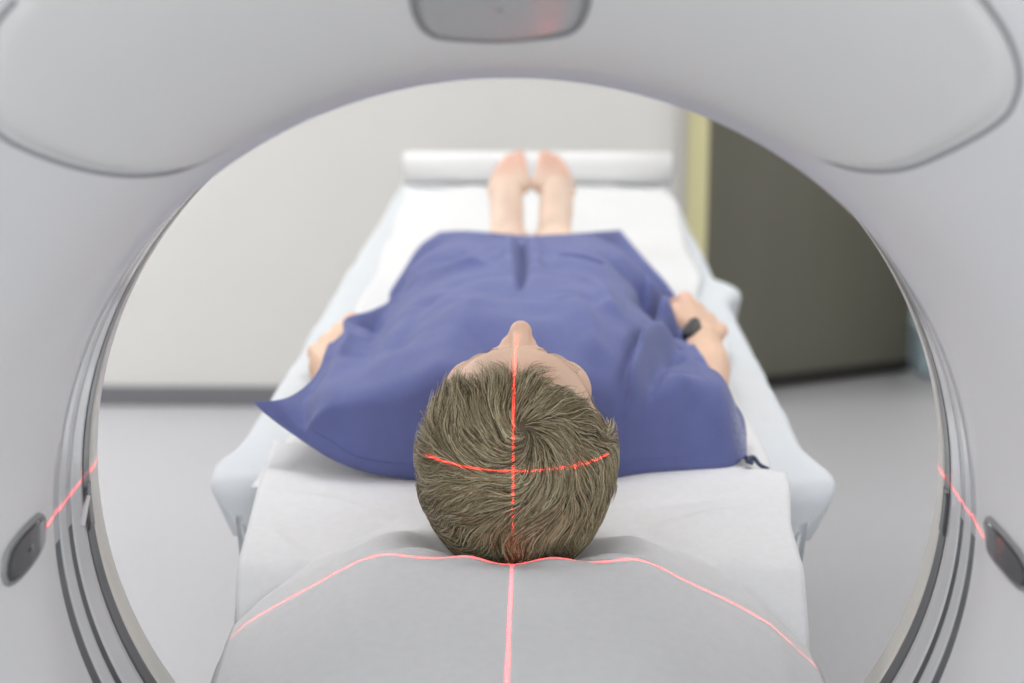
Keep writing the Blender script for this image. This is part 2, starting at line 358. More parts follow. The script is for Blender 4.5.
# bed sheet draped over the mattress, with hanging sides and near end
def sheet_pt(s, t):
    ox = max(abs(s)-HWM, 0); oy = max(YN-t, 0); sg = 1 if s > 0 else -1
    d = math.hypot(ox, oy); rr = .02
    drop = 0 if d == 0 else (rr-rr*math.cos(min(d/rr, PI/2)) + max(d-rr*PI/2, 0))
    out = rr*math.sin(min(d/rr, PI/2)) if d > 0 else 0
    x, y = max(-HWM, min(HWM, s))*(1-.32*oy), max(YN, t)
    if d > 0:
        w = .006*math.sin(t*9+1.3*sg)+.004*math.sin(t*23+s*7)
        k = max(d-rr, 0)
        fl = w*min(k/.05, 1)
        x += sg*out*ox/d + sg*fl*(ox/d)-sg*.42*max(ox-rr, 0)*math.exp(-max(t-YN, 0)**2/.03); y -= (out+.3*k*(oy > 0))*oy/d
        if ox > 0 and oy > 0: x += sg*(.004-.3*k)*min(k/.03, 1)
    return (x, y, BT-drop)
ss = np.r_[np.linspace(-HWM-.08, -HWM, 18), np.linspace(-HWM, HWM, 50)[1:-1], np.linspace(HWM, HWM+.08, 18)]
ts = np.r_[np.linspace(YN-.15, YN, 24)[:-1], np.linspace(YN, YF, 120)]
G = np.array([[sheet_pt(s, t) for t in ts] for s in ss])
nz = Noise(11, 22); nb = Noise(12, 60)
G[..., 2] += .0022*nz(G[..., :2])+.0008*nb(G[..., :2])
# pulled corners along the edges
for px, py, a in ((743, 292, .030), (838, 482, .016), (219, 472, .014)):
    c = Pz(px, py, BT-.01); sg = 1 if c[0] > 0 else -1
    m = (np.sign(G[..., 0]) == sg)*np.exp(-((G[..., 1]-c[1])/.06)**2)*sstep(HWM-.03, HWM+.02, np.abs(G[..., 0]))
    G[..., 0] += sg*a*m
sh = obj('bed_sheet', G.reshape(-1, 3), grid_faces(*G.shape[:2]), M['sheet'], origin=(0, 2.6, BT))
md = sh.modifiers.new('thick', 'SOLIDIFY'); md.thickness = .0015; md.offset = -1
tag(sh, 'pale bluish bed sheet hanging over the sides of the patient table', 'sheet')

# paper roll at the foot end and the paper strip pulled off it
RY = 3.66; RC = BT+.0455
V, Fc = tube([(x, RY, RC) for x in np.linspace(-.299, .299, 5)], .0375, 40)
xo = .008
roll = obj('paper_roll', [(x+xo, y, z) for x, y, z in V], Fc, M['rollpaper'], origin=(xo, RY, BT), smooth=False)
for p in roll.data.polygons: p.use_smooth = len(p.vertices) == 4
for a, b_ in ((-.303, -.2995), (.2995, .303)): obj('roll_core', *tube([(a+xo, RY, RC), (b_+xo, RY, RC)], .016, 24), M['mattress'], roll)
tag(roll, 'wide white paper roll lying across the foot end of the table', 'paper roll')
def edgeL(y): return np.interp(y, [1.5, 1.75, 2.2, 2.7, 3.2, 3.6], [-.262, -.252, -.25, -.258, -.27, -.288])
def edgeR(y): return np.interp(y, [1.5, 1.62, 2.0, 2.5, 3.1, 3.6], [.248, .256, .262, .268, .29, .302])
ys = np.linspace(1.53, RY-.02, 120); us = np.linspace(0, 1, 50)
np_ = Noise(21, 18); nq = Noise(22, 45)
G = np.zeros((50, 120, 3))
for j, y in enumerate(ys):
    x = edgeL(y)+.004*math.sin(y*15)+(edgeR(y)-edgeL(y)-.006*math.sin(y*11))*us
    G[:, j, 0] = x; G[:, j, 1] = y; G[:, j, 2] = BT+.0045
G[..., 2] += -.0018+.0022*nz(G[..., :2])+.0008*nb(G[..., :2])+.0012*np.abs(np_(G[..., :2]))+.0016*np.abs(nq(G[..., :2]))+.003*sstep(3.5, 3.64, G[..., 1])
pp = obj('paper_strip', G.reshape(-1, 3), grid_faces(50, 120), M['paper'], origin=(0, 2.5, BT)); md = pp.modifiers.new('thick', 'SOLIDIFY'); md.thickness = .0008; md.offset = 1
tag(pp, 'white paper strip running from the roll under the patient\'s body', 'paper')
# separate sheet of paper under the head
ys = np.linspace(.90, 1.62, 110); us = np.linspace(0, 1, 90); G = np.zeros((90, 110, 3))
for j, y in enumerate(ys):
    xl = np.interp(y, [.9, 1.05, 1.2, 1.31, 1.45, 1.62], [-.215, -.222, -.228, -.238, -.250, -.262])
    xr = np.interp(y, [.9, 1.05, 1.2, 1.31, 1.45, 1.62], [.228, .240, .246, .246, .250, .268])
    x = xl+(xr-xl)*us; G[:, j, 0] = x; G[:, j, 1] = y-.012*(us-.3)+float(sstep(1.3, 1.6, y))*(.035-.075*us)
    G[:, j, 2] = cush(x, G[:, j, 1])
X, Y = G[..., 0], G[..., 1]
flat = sstep(1.40, 1.52, Y)
G[..., 2] += .0045+.0016*nzA(G[..., :2])+.0007*nzB(G[..., :2])+flat*(.0045+.0022*np.abs(nzA(G[..., 1::-1]*1.4)))
# small puckers where the paper bunches round the head
for cx, cy, a, dx, h, w in ((-.075, 1.24, .5, .035, .006, .010), (-.035, 1.222, .1, .02, .006, .007), (.03, 1.222, -.1, .022, .007, .008), (.08, 1.235, -.5, .035, .006, .010), (-.105, 1.30, 1.1, .05, .005, .012), (.108, 1.3, -1.1, .05, .005, .012), (.17, 1.43, .35, .06, .005, .008), (.14, 1.47, .2, .05, -.004, .008), (-.17, 1.46, -.5, .07, .005, .009), (-.20, 1.36, -1.0, .06, .004, .008), (.19, 1.34, 1.0, .05, .004, .008)):
    u = (X-cx)*math.cos(a)+(Y-cy)*math.sin(a); v = -(X-cx)*math.sin(a)+(Y-cy)*math.cos(a); G[..., 2] += h*np.exp(-(u/dx)**2-(v/w)**2)
hp = obj('head_paper', G.reshape(-1, 3), grid_faces(90, 110), M['paper2'], origin=(0, 1.25, .85)); md = hp.modifiers.new('thick', 'SOLIDIFY'); md.thickness = .0008; md.offset = 1
tag(hp, 'creased sheet of white paper spread under the patient\'s head', 'paper')

# ------------------------------------------------------------------ person
PO = np.array([0, 2.05, BT])
blobs = []
def sph(c, r, ax=None, n=(20, 12)):
    """ellipsoid; ax: 3 axes (rows)"""
    A = np.eye(3) if ax is None else np.asarray(ax); r = np.broadcast_to(np.asarray(r, float), (3,)); nu, nv = n
    V = [np.asarray(c)+A.T@(r*np.array([0, 0, 1.]))]
    for j in range(1, nv):
        ph = PI*j/nv
        for i in range(nu):
            t = 2*PI*i/nu; V.append(np.asarray(c)+A.T@(r*np.array([math.sin(ph)*math.cos(t), math.sin(ph)*math.sin(t), math.cos(ph)])))
    V.append(np.asarray(c)-A.T@(r*np.array([0, 0, 1.]))); Fc = []
    for i in range(nu):
        Fc.append((0, 1+i, 1+(i+1) % nu)); b = 1+(nv-2)*nu; Fc.append((len(V)-1, b+(i+1) % nu, b+i))
        for j in range(nv-2): a = 1+j*nu; Fc.append((a+i, a+nu+i, a+nu+(i+1) % nu, a+(i+1) % nu))
    blobs.append((V, Fc))
def cone(a, ra, b, rb, n=16):
    a, b = np.asarray(a, float), np.asarray(b, float); L = np.linalg.norm(b-a); t = (b-a)/L
    ks = [(-1, 0)]; pts, rs = [], []
    for k in range(0, 6): q = -PI/2+PI/2*k/5; pts.append(a+t*ra*math.sin(q)); rs.append(max(ra*math.cos(q), 1e-4))
    for k in range(1, 7): q = PI/2*k/6; pts.append(b+t*rb*math.sin(q)); rs.append(max(rb*math.cos(q), 1e-4))
    h = np.array([0, 0, 1.]) if abs(t[2]) < .9 else np.array([1., 0, 0]); s = np.cross(t, h); s /= np.linalg.norm(s); u = np.cross(s, t)
    V = [p+(s*math.cos(2*PI*i/n)+u*math.sin(2*PI*i/n))*r for p, r in zip(pts, rs) for i in range(n)]
    Fc = [q[::-1] for q in grid_faces(len(pts), n, cv=True)]+[tuple(range(n)), tuple(range((len(pts)-1)*n, len(pts)*n))[::-1]]
    blobs.append((V, Fc))
def chain(pts, rs):
    for i in range(len(pts)-1): cone(pts[i], rs[i], pts[i+1], rs[i+1])
# head frame: x right, f towards the face, d towards the chin
HC = np.array([.001, 1.352, .9535]); tl = math.radians(16)
hf = np.array([0, math.sin(tl), math.cos(tl)]); hd_ = np.array([0, math.cos(tl), -math.sin(tl)]); hx_ = np.array([1., 0, 0]); HA = np.array([hx_, hf, hd_])
def H(x, f, d): return HC+hx_*x+hf*f+hd_*d
def hs(x, f, d, r): sph(H(x, f, d), r, HA)
hs(0, -.004, -.016, (.0745, .091, .092)); hs(0, .030, -.012, (.064, .057, .068)); hs(0, .030, .045, (.061, .052, .078))
hs(0, .026, .088, (.047, .045, .036)); hs(0, .056, .113, (.019, .016, .014))
for s in (-1, 1):
    hs(s*.040, .049, .042, (.026, .029, .03)); hs(s*.029, .071, .032, (.0165, .0125, .0135)); hs(s*.016, .080, .050, (.012, .010, .016)); hs(s*.036, .060, .074, (.02, .018, .026))
    cone(H(s*.010, .080, .014), .010, H(s*.046, .062, .018), .009); hs(s*.0095, .091, .060, (.0075, .0085, .0095))
    hs(s*.073, -.014, .042, (.007, .016, .027)); hs(s*.077, -.019, .034, (.005, .012, .016))
cone(H(.001, .078, .018), .0085, H(.002, .099, .052), .0095); hs(.002, .1035, .056, (.0105, .0105, .0105)); cone(H(0, .088, .064), .004, H(0, .084, .074), .004)
hs(0, .077, .080, (.023, .009, .006)); hs(0, .075, .090, (.020, .009, .007))
neckb = np.array([0, 1.58, .89]); cone(H(0, -.018, .06), .048, neckb, .05)
# trunk
trunk = []
for y, w, zc, h in ((1.62, .13, .895, .052), (1.66, .135, .900, .058), (1.72, .135, .905, .060), (1.82, .13, .903, .058), (1.94, .13, .902, .056), (2.05, .14, .900, .056), (2.14, .145, .898, .056)):
    trunk.append((y, w, zc, h))
trunk = np.array(trunk)
for y in np.arange(1.62, 2.145, .03): sph((0, y, np.interp(y, trunk[:, 0], trunk[:, 2])), (np.interp(y, trunk[:, 0], trunk[:, 1]), .085, np.interp(y, trunk[:, 0], trunk[:, 3])), n=(24, 14))
for s in (-1, 1):
    sh_ = np.array([s*.140, 1.640, .884]); 
    chain([sh_, (s*.180, 1.72, .883), (s*(.204 if s > 0 else .199), 1.81, .886)], [.037, .033, .031])
    # leg
    chain([(s*.085, 2.15, .905), (s*.078, 2.33, .896), (s*.062, 2.46, .890), (s*.054, 2.60, .886), (s*.042, 2.74, .886)], [.075, .064, .048, .047, .033])
def foot(s):
    cx = .0005+s*.0405
    cone((cx, 2.74, .888), .033, (cx, 2.785, .884), .031); sph((cx, 2.80, .876), (.027, .03, .026))
    sph((cx-s*.028, 2.755, .895), (.010, .012, .014)); sph((cx+s*.028, 2.765, .89), (.010, .012, .013))       # ankle bones
    chain([(cx, 2.765, .893), (cx+s*.001, 2.825, .925), (cx, 2.868, .957)], [.030, .029, .026])
    chain([(cx, 2.80, .876), (cx+s*.012, 2.85, .92), (cx+s*.018, 2.878, .953)], [.025, .021, .017])
    ball = [(-.023, 2.876, .970, .0170), (-.006, 2.88, .974, .0140), (.008, 2.88, .971, .0135), (.019, 2.879, .966, .0125), (.0275, 2.877, .958, .0115)]
    tips = [(-.017, 2.935, 1.019, .0120), (.0015, 2.936, 1.017, .0074), (.0125, 2.931, 1.008, .0066), (.0215, 2.924, .997, .0062), (.0275, 2.914, .984, .0060)]
    for (bx, by, bz, br), (tx, ty, tz, tr) in zip(ball, tips):
        b = np.array([cx+s*bx, by, bz]); t = np.array([cx+s*tx, ty, tz-.007]); mid = b+(t-b)*.62+np.array([0, -.004, .004])
        chain([b, mid, t], [br, tr*1.02, tr])
    sph((cx-s*.024, 2.872, .968), (.015, .016, .016))
foot(-1); foot(1)
def hand(s):
    """forearm and loosely curled hand on its edge, thumb up and inward"""
    ex_, ey_, ez_ = (.013, -.088, -.010) if s < 0 else (.002, 0, 0); el = np.array([s*(.204 if s > 0 else .199), 1.81, .888]); wr = np.array([s*(.219+ex_), 2.015+ey_, .893+ez_*.6])
    k = -1 if s < 0 else 1
    chain([el, (s*(.211+ex_), 1.88, .890), wr], [.031, .032, .0245]); cone(wr+np.array([s*.008, 0, -.004]), .018, wr+np.array([s*.006, .03, -.003]), .019)
    # palm: knuckle row runs from high-inside (index) to low-outside (little finger)
    kn = [np.array([s*(.206+ex_+.0145*i), 2.105+ey_-.007*i, .925+ez_-.012*i]) for i in range(4)]
    for i, q in enumerate(kn):
        cone(wr+np.array([s*(-.010+.006*i), .018, .008-.006*i]), .0155, q, .0125)
    lens = (.040, .045, .041, .032)
    for i, q in enumerate(kn):
        l = lens[i]; a = q+np.array([-s*.014, l*.72, -.012]); b = a+np.array([-s*.020, .000, -.014]); c = b+np.array([-s*.004, -.018, -.006])
        chain([q, a, b, c], [.0108-.0006*i, .0094-.0006*i, .0084-.0005*i, .0074-.0005*i])
    th0 = wr+np.array([-s*.016, .022, .010]); chain([th0, th0+np.array([-s*.014, .036, .012]), th0+np.array([-s*.012, .064, .010]), th0+np.array([-s*.004, .086, .004])], [.0135, .0115, .0098, .0082])
hand(1); hand(-1)
def voxel(parts, size, smooth_it=3):
    V, Fc = join(*parts); me = bpy.data.meshes.new('tmp'); me.from_pydata(V, [], Fc); o = bpy.data.objects.new('tmp', me); COL.objects.link(o)
    r = o.modifiers.new('r', 'REMESH'); r.mode = 'VOXEL'; r.voxel_size = size; r.adaptivity = 0
    sm = o.modifiers.new('s', 'SMOOTH'); sm.iterations = smooth_it; sm.factor = .5
    dg = bpy.context.evaluated_depsgraph_get(); ev = o.evaluated_get(dg); m2 = ev.to_mesh()
    n = len(m2.vertices); co = np.zeros(n*3); m2.vertices.foreach_get('co', co); Fq = [tuple(p.vertices) for p in m2.polygons]
    ev.to_mesh_clear(); bpy.data.objects.remove(o); bpy.data.meshes.remove(me)
    return co.reshape(-1, 3), Fq
V, Fc = voxel(blobs, .0032, 4)
V[:, 2] = np.where(V[:, 1] > 1.5, np.maximum(V[:, 2], BT+.0095), np.maximum(V[:, 2], cush(V[:, 0], V[:, 1])+.0075)); V_body = V
body = obj('person', V, Fc, M['skin'], origin=PO)
base_, pale_, pink_ = (np.array(lin(c)[:3]) for c in ((228, 190, 164), (230, 204, 186), (228, 184, 164)))
wp = sstep(2.5, 2.7, V[:, 1])[:, None]; wk = np.maximum(sstep(2.86, 2.91, V[:, 1]), .7*sstep(2.06, 2.11, V[:, 1])*(V[:, 1] < 2.3)*(np.abs(V[:, 0]) > .17))[:, None]
cc = base_*(1-wp)+pale_*wp; cc = cc*(1-wk)+pink_*wk; cc *= (1+.03*Noise(61, 90, dim=3)(V))[:, None]
ca = body.data.color_attributes.new('tone', 'FLOAT_COLOR', 'POINT'); ca.data.foreach_set('color', np.c_[cc, np.ones(len(cc))].ravel())
nt = M['skin'].node_tree; at = nt.nodes.new('ShaderNodeAttribute'); at.attribute_name = 'tone'; nt.links.new(at.outputs['Color'], nt.nodes['Principled BSDF'].inputs['Base Color'])
tag(body, 'patient lying on their back in a loose blue gown, bare feet, short fair hair', 'person')

# ---- gown
def PzL(l): return np.array([Pz(*q) for q in l])
NE = cr(PzL([(253, 402, .925), (268, 416, .915), (297, 437, .90), (330, 458, .882), (362, 471, .870), (398, 478, .866), (440, 481, .866), (515, 482, .866), (590, 480, .866), (640, 475, .866), (690, 471, .866), (730, 467, .866), (747, 455, .870)]), 120)
HE = cr(PzL([(440, 232, .925), (465, 231, .945), (492, 233, .953), (522, 236, .945), (552, 235, .953), (585, 233, .945), (620, 230, .925)]), 120)
LE = cr(PzL([(440, 232, .925), (420, 246, .915), (402, 273, .90), (390, 292, .90), (388, 302, .905), (370, 311, .925), (345, 319, .935), (343, 333, .93), (331, 345, .92), (322, 364, .915), (308, 384, .92), (284, 399, .93), (253, 402, .925)]), 200)
RE = cr(PzL([(620, 230, .925), (641, 255, .91), (668, 285, .90), (681, 308, .90), (684, 328, .905), (692, 348, .915), (711, 373, .915), (729, 396, .905), (744, 420, .885), (747, 455, .870)]), 200)
NU, NV = 240, 330
vv = np.linspace(0, 1, NV); uu = np.linspace(0, 1, NU)
Lc = np.stack([np.interp(vv, np.linspace(0, 1, 200), LE[:, k]) for k in range(3)], 1); Rc = np.stack([np.interp(vv, np.linspace(0, 1, 200), RE[:, k]) for k in range(3)], 1)
Hc = np.stack([np.interp(uu, np.linspace(0, 1, 120), HE[:, k]) for k in range(3)], 1); Nc = np.stack([np.interp(uu, np.linspace(0, 1, 120), NE[:, k]) for k in range(3)], 1)
U_, V_ = np.meshgrid(uu, vv, indexing='ij'); U3, V3_ = U_[..., None], V_[..., None]
G = (1-U3)*Lc[None]+U3*Rc[None]+(1-V3_)*Hc[:, None]+V3_*Nc[:, None]-((1-U3)*(1-V3_)*Lc[0]+U3*(1-V3_)*Rc[0]+(1-U3)*V3_*Lc[-1]+U3*V3_*Rc[-1])
X, Y = G[..., 0], G[..., 1]; Zb = G[..., 2].copy()
YS = [1.44, 1.50, 1.56, 1.65, 1.8, 1.95, 2.1, 2.25, 2.45, 2.6, 2.8]
TH_ = [.062, .088, .112, .140, .143, .134, .130, .114, .084, .070, .060]; TW = [.20, .21, .215, .205, .198, .192, .196, .19, .175, .165, .15]
h = np.interp(Y, YS, TH_); w = np.interp(Y, YS, TW)
z = BT+.012+h*np.clip(1-np.abs(X/w)**2.6, 0, 1)**.62
def seg_d(x, y, a, b):
    a, b = np.array(a), np.array(b); t = np.clip(((x-a[0])*(b[0]-a[0])+(y-a[1])*(b[1]-a[1]))/((b-a)@(b-a)), 0, 1)
    return np.hypot(x-a[0]-t*(b[0]-a[0]), y-a[1]-t*(b[1]-a[1])), t
for s in (-1, 1):     # sleeves over the arms
    for a, b, r in (((s*.16, 1.56), (s*.19, 1.68), .056), ((s*.19, 1.68), (s*.212, 1.80), .050), ((s*.212, 1.80), (s*.212, 1.90), .046)):
        d, t = seg_d(X, Y, a, b); za = .896+np.sqrt(np.clip(r*r-d*d, 0, None))*1.0; za = np.where(d < r, za, 0); z = np.maximum(z, za)
for s in (-1, 1):     # legs
    d, t = seg_d(X, Y, (s*.06, 2.2), (s*.045, 2.9)); r = .075; z = np.maximum(z, np.where(d < r, .888-.012*t+np.sqrt(np.clip(r*r-d*d, 0, None))*.75, 0))
def blur(a, n):
    for _ in range(n):
        p = np.pad(a, 1, mode='edge'); a = (p[1:-1, 1:-1]*2+p[:-2, 1:-1]+p[2:, 1:-1]+p[1:-1, :-2]+p[1:-1, 2:])/6
    return a
bv = V_body[(V_body[:, 1] > 1.5) & ~((np.abs(V_body[:, 0]) > .15) & (V_body[:, 1] > 1.86)) & (V_body[:, 1] < 2.8)]
HX0, HY0, HS = -.36, 1.4, .006; hm_ = np.zeros((120, 250)); np.maximum.at(hm_, (((bv[:, 0]-HX0)/HS).astype(int), ((bv[:, 1]-HY0)/HS).astype(int)), bv[:, 2])
for _ in range(2):
    p_ = np.pad(hm_, 1); hm_ = np.maximum.reduce([p_[1:-1, 1:-1], p_[:-2, 1:-1], p_[2:, 1:-1], p_[1:-1, :-2], p_[1:-1, 2:]])
HB = hm_[np.clip(((X-HX0)/HS).astype(int), 0, 119), np.clip(((Y-HY0)/HS).astype(int), 0, 249)]
z = np.maximum(z, HB+.006); z = blur(z, 40)
ZG = .985
def fold(pts, hgt, wid, taper=True, asym=0.):
    """ridge (hgt>0) or crease (hgt<0) along a line; pts are (px, py, z)"""
    global z
    P = cr(PzL(pts)[:, :2], 40); best = np.full(X.shape, 9.); sd = np.zeros(X.shape); tt = np.zeros(X.shape)
    for i in range(39):
        d, t = seg_d(X, Y, P[i], P[i+1]); k = d < best; best = np.where(k, d, best); tt = np.where(k, (i+t)/39, tt)
        cr_ = (P[i+1][0]-P[i][0])*(Y-P[i][1])-(P[i+1][1]-P[i][1])*(X-P[i][0]); sd = np.where(k, np.sign(cr_), sd)
    wd = wid*(1+asym*sd); a = np.exp(-(best/wd)**2)
    if taper: a = a*sstep(0, .18, tt)*sstep(1, .82, tt)
    z = z+1.9*hgt*a
def ridge(pts, wid, kind=1, amt=1., ends=(.15, .85)):
    """pull the cloth to the heights given along a line: kind 1 lifts only, -1 sinks only"""
    global z
    Q = PzL(pts); P = cr(Q, 50); best = np.full(X.shape, 9.); tt = np.zeros(X.shape)
    for i in range(49):
        d, t = seg_d(X, Y, P[i][:2], P[i+1][:2]); k = d < best; best = np.where(k, d, best); tt = np.where(k, (i+t)/49, tt)
    zt = np.interp(tt, np.linspace(0, 1, 50), P[:, 2]); wd = np.interp(tt, np.linspace(0, 1, len(wid)), wid) if hasattr(wid, '__len__') else wid
    a = np.exp(-(best/wd)**2)*sstep(0, ends[0], tt)*sstep(1, ends[1], tt)*amt
    z = z+a*(np.maximum(zt-z, 0) if kind > 0 else np.minimum(zt-z, 0))
# centre seam dip between the legs and soft pleats beside it
fold([(520, 232, .95), (521, 255, .965), (522, 280, .98), (520, 312, .99)], -.008, .006)
fold([(510, 236, .95), (509, 262, .97), (510, 292, .985)], .005, .010); fold([(534, 236, .95), (535, 262, .97), (535, 292, .985)], .004, .010)
# left hip: skirt tucked under the upper cloth
fold([(384, 296, .91), (402, 281, .93), (418, 274, .95), (440, 266, .965), (470, 262, .975)], -.011, .009)
fold([(396, 303, .93), (420, 287, .95), (450, 277, .975), (490, 272, .985)], .007, .014)
# right: dark creases, the rolled skirt and the rolled sleeve
fold([(558, 264, .98), (582, 273, .97), (606, 283, .955)], -.010, .006)
ridge([(604, 258, .95), (630, 270, .955), (655, 283, .957), (671, 300, .95), (679, 320, .93)], [.022, .030, .024], 1)
ridge([(606, 284, .93), (620, 300, .918), (634, 318, .905), (650, 332, .898)], [.010, .015, .018], -1)
fold([(604, 424, .955), (611, 402, .968), (620, 381, .968), (632, 360, .965), (645, 342, .955)], -.009, .0065)
fold([(612, 424, .955), (619, 402, .965), (629, 380, .965), (641, 360, .962), (655, 345, .957), (670, 340, .952), (684, 346, .945), (692, 356, .94)], .0115, .0075)
fold([(630, 424, .94), (641, 401, .945), (655, 379, .945), (670, 362, .94), (682, 358, .935)], -.008, .010)
ridge([(640, 340, .925), (651, 332, .895), (664, 328, .89), (676, 330, .895)], [.008, .012, .010], -1)
fold([(640, 440, .93), (660, 410, .94), (690, 385, .94)], .005, .014)
fold([(560, 305, .99), (585, 330, .985), (600, 360, .98)], .006, .016); fold([(590, 296, .975), (606, 318, .965), (612, 345, .96)], .006, .012)
fold([(478, 310, .99), (455, 340, .985), (430, 380, .975)], .005, .022); fold([(440, 300, .98), (415, 330, .97), (395, 370, .955)], -.005, .016)
# soft creases down the near face of both shoulders
fold([(614, 404, .965), (611, 425, .945), (610, 445, .92), (612, 470, .88)], -.012, .008)
fold([(634, 400, .95), (645, 420, .94), (655, 442, .91), (660, 466, .87)], .009, .012); fold([(690, 392, .94), (702, 415, .93), (708, 440, .90)], -.006, .010)
fold([(400, 395, .965), (385, 415, .955), (372, 440, .92)], -.006, .010); fold([(345, 402, .94), (338, 425, .93), (345, 450, .89)], .007, .010)
# left sleeve edge and wing
fold([(345, 322, .93), (343, 345, .93), (336, 375, .92), (325, 400, .91)], .008, .009)
fold([(334, 350, .92), (330, 372, .915), (318, 400, .91), (300, 415, .91)], -.007, .010)
ridge([(296, 417, .925), (330, 421, .938), (372, 425, .942), (412, 429, .945), (450, 430, .95)], .016, 1, ends=(.1, .98))
nw, nw2 = Noise(31, 26), Noise(32, 70); st = np.stack([X*1.0+Y*.35, Y*.55], -1)
wg = sstep(-.165, -.215, X)*sstep(.55, .75, V_); z = z+wg*np.maximum(Zb-.003-z, 0); z = blur(z, 1)+.0035*(np.abs(nw(st))-.8)+.0011*nw2(G[..., :2])
# hold the cut edges where they lie
eu = np.minimum(U_*np.linalg.norm(Lc-Rc, axis=1)[None], (1-U_)*np.linalg.norm(Lc-Rc, axis=1)[None]); ev = V_*1.1; en = (1-V_)*.9
kn = 1-(1-np.clip(en/.05, 0, 1))**2.8; k = sstep(0, .045, eu)*sstep(0, .05, ev)*kn
Z = np.maximum(Zb*(1-k)+z*k, blur(np.where(HB > .5, HB+.004, .8), 4)*sstep(.002, .012, en)+.8*(1-sstep(.002, .012, en)))
# neckline: the cloth lies back from under the head
G[..., 2] = Z
nt = M['gown'].node_tree; bs = nt.nodes['Principled BSDF']; src = bs.inputs['Base Color'].links[0].from_socket
ge = nt.nodes.new('ShaderNodeTexCoord'); vm = nt.nodes.new('ShaderNodeVectorMath'); vm.operation = 'DISTANCE'; nt.links.new(ge.outputs['Object'], vm.inputs[0]); vm.inputs[1].default_value = tuple(Pz(742, 428, .89)-PO)
rp_ = nt.nodes.new('ShaderNodeMapRange'); rp_.inputs[1].default_value = .012; rp_.inputs[2].default_value = .05; rp_.inputs[3].default_value = .75; rp_.inputs[4].default_value = 0; nt.links.new(vm.outputs['Value'], rp_.inputs[0])
tn_ = nt.nodes.new('ShaderNodeTexNoise'); tn_.inputs['Scale'].default_value = 260; tn_.inputs['Detail'].default_value = 5; nt.links.new(ge.outputs['Object'], tn_.inputs['Vector'])
mr2 = nt.nodes.new('ShaderNodeMapRange'); mr2.inputs[1].default_value = .40; mr2.inputs[2].default_value = .62; nt.links.new(tn_.outputs['Fac'], mr2.inputs[0])
mu = nt.nodes.new('ShaderNodeMath'); mu.operation = 'MULTIPLY'; nt.links.new(rp_.outputs[0], mu.inputs[0]); nt.links.new(mr2.outputs[0], mu.inputs[1])
mx = nt.nodes.new('ShaderNodeMixRGB'); nt.links.new(mu.outputs[0], mx.inputs[0]); nt.links.new(src, mx.inputs[1]); mx.inputs[2].default_value = lin((190, 190, 208)); nt.links.new(mx.outputs[0], bs.inputs['Base Color'])
gown = obj('gown', G.reshape(-1, 3), grid_faces(NU, NV), M['gown'], body)
md = gown.modifiers.new('thick', 'SOLIDIFY'); md.thickness = .0016; md.offset = 0
sm_ = []
for a in range(6, NU-6, 2):
    col_ = G[a, ::-1]; i_ = int(np.argmax(col_[:, 2] > col_[0, 2]+.010)); sm_.append(col_[i_]+np.array([0, -.001, .0006]))
sm_ = np.array(sm_); sm_ = np.stack([np.convolve(np.pad(sm_[:, c_], 3, mode='edge'), np.ones(7)/7, 'valid') for c_ in range(3)], 1)
obj('hem_seam', *tube(sm_, .0011, 6), M['gown'], gown)
q = [Pz(744, 457, .866), Pz(750, 459, .872), Pz(752, 463, .868), Pz(747, 461, .874), Pz(753, 457, .866), Pz(760, 465, .864), Pz(768, 469, .860)]
obj('gown_tie', *tube(cr(q, 40), .0022, 6), M['tie'], gown)
bp = [Pz(687, 338, .914), Pz(690, 333, .916), Pz(693, 328, .918), Pz(695, 322, .920)]  # short dark rounded tube beside the gown edge
V, Fc = tube(cr(bp, 14), [.003]+[.0075+.0025*math.sin(PI*i/11) for i in range(12)]+[.003], 16)
tag(obj('dark_object', V, Fc, M['objblack'], origin=bp[1]), "small black object between the patient's hand and the gown edge", 'call bulb')

# ---- hair
hm = bpy.data.materials.new('hair'); hm.use_nodes = True; nt = hm.node_tree; b = nt.nodes['Principled BSDF']; at = nt.nodes.new('ShaderNodeAttribute'); at.attribute_name = 'tone'
nt.links.new(at.outputs['Color'], b.inputs['Base Color']); b.inputs['Roughness'].default_value = .45; b.inputs['Specular IOR Level'].default_value = .35
SC, SR = np.array([0, -.004, -.016]), np.array([.0765, .093, .094])          # scalp ellipsoid in head frame
def hairline(f): return np.interp(f, [-.1, -.02, .005, .03, .05, .07, .095], [.085, .075, .040, -.002, -.036, -.060, -.078])
def scalp(q): v = (q-SC)/SR; return SC+v/np.linalg.norm(v, axis=-1)[..., None]*SR
def snorm(q): v = (q-SC)/SR**2; return v/np.linalg.norm(v, axis=-1)[..., None]
N0 = 60000; v = rng.normal(size=(N0, 3)); v /= np.linalg.norm(v, axis=1)[:, None]; q = SC+v*SR
ok = (q[:, 2] < hairline(q[:, 1])-rng.uniform(0, .012, N0)) & ((q[:, 1] < .01) | ((q[:, 0]/.071)**2+((q[:, 1]+.004)/.059)**2 < 1-.12*rng.uniform(0, 1, N0)**2))
q = q[ok][:17000]; n = len(q)
WH = scalp(np.array([.006, .018, -.11])[None])[0]                                 # crown whorl
nA, nB, nC = Noise(51, 38, dim=3), Noise(52, 60, dim=3), Noise(53, 150, dim=3)
def flow(p):
    nrm = snorm(p); r = p-WH; r = r-(r*nrm).sum(1)[:, None]*nrm; rl = np.linalg.norm(r, axis=1)[:, None]+1e-6; r /= rl
    t = np.cross(nrm, r); a = .8*np.exp(-rl/.05)+.85*nA(p)[:, None]+.34*nC(p)[:, None]
    fwd = np.array([0, .25, 0.])*(p[:, 1:2] > .0)
    g = r*np.cos(a)+t*np.sin(a)+fwd; g -= (g*nrm).sum(1)[:, None]*nrm
    return g/np.linalg.norm(g, axis=1)[:, None], nrm
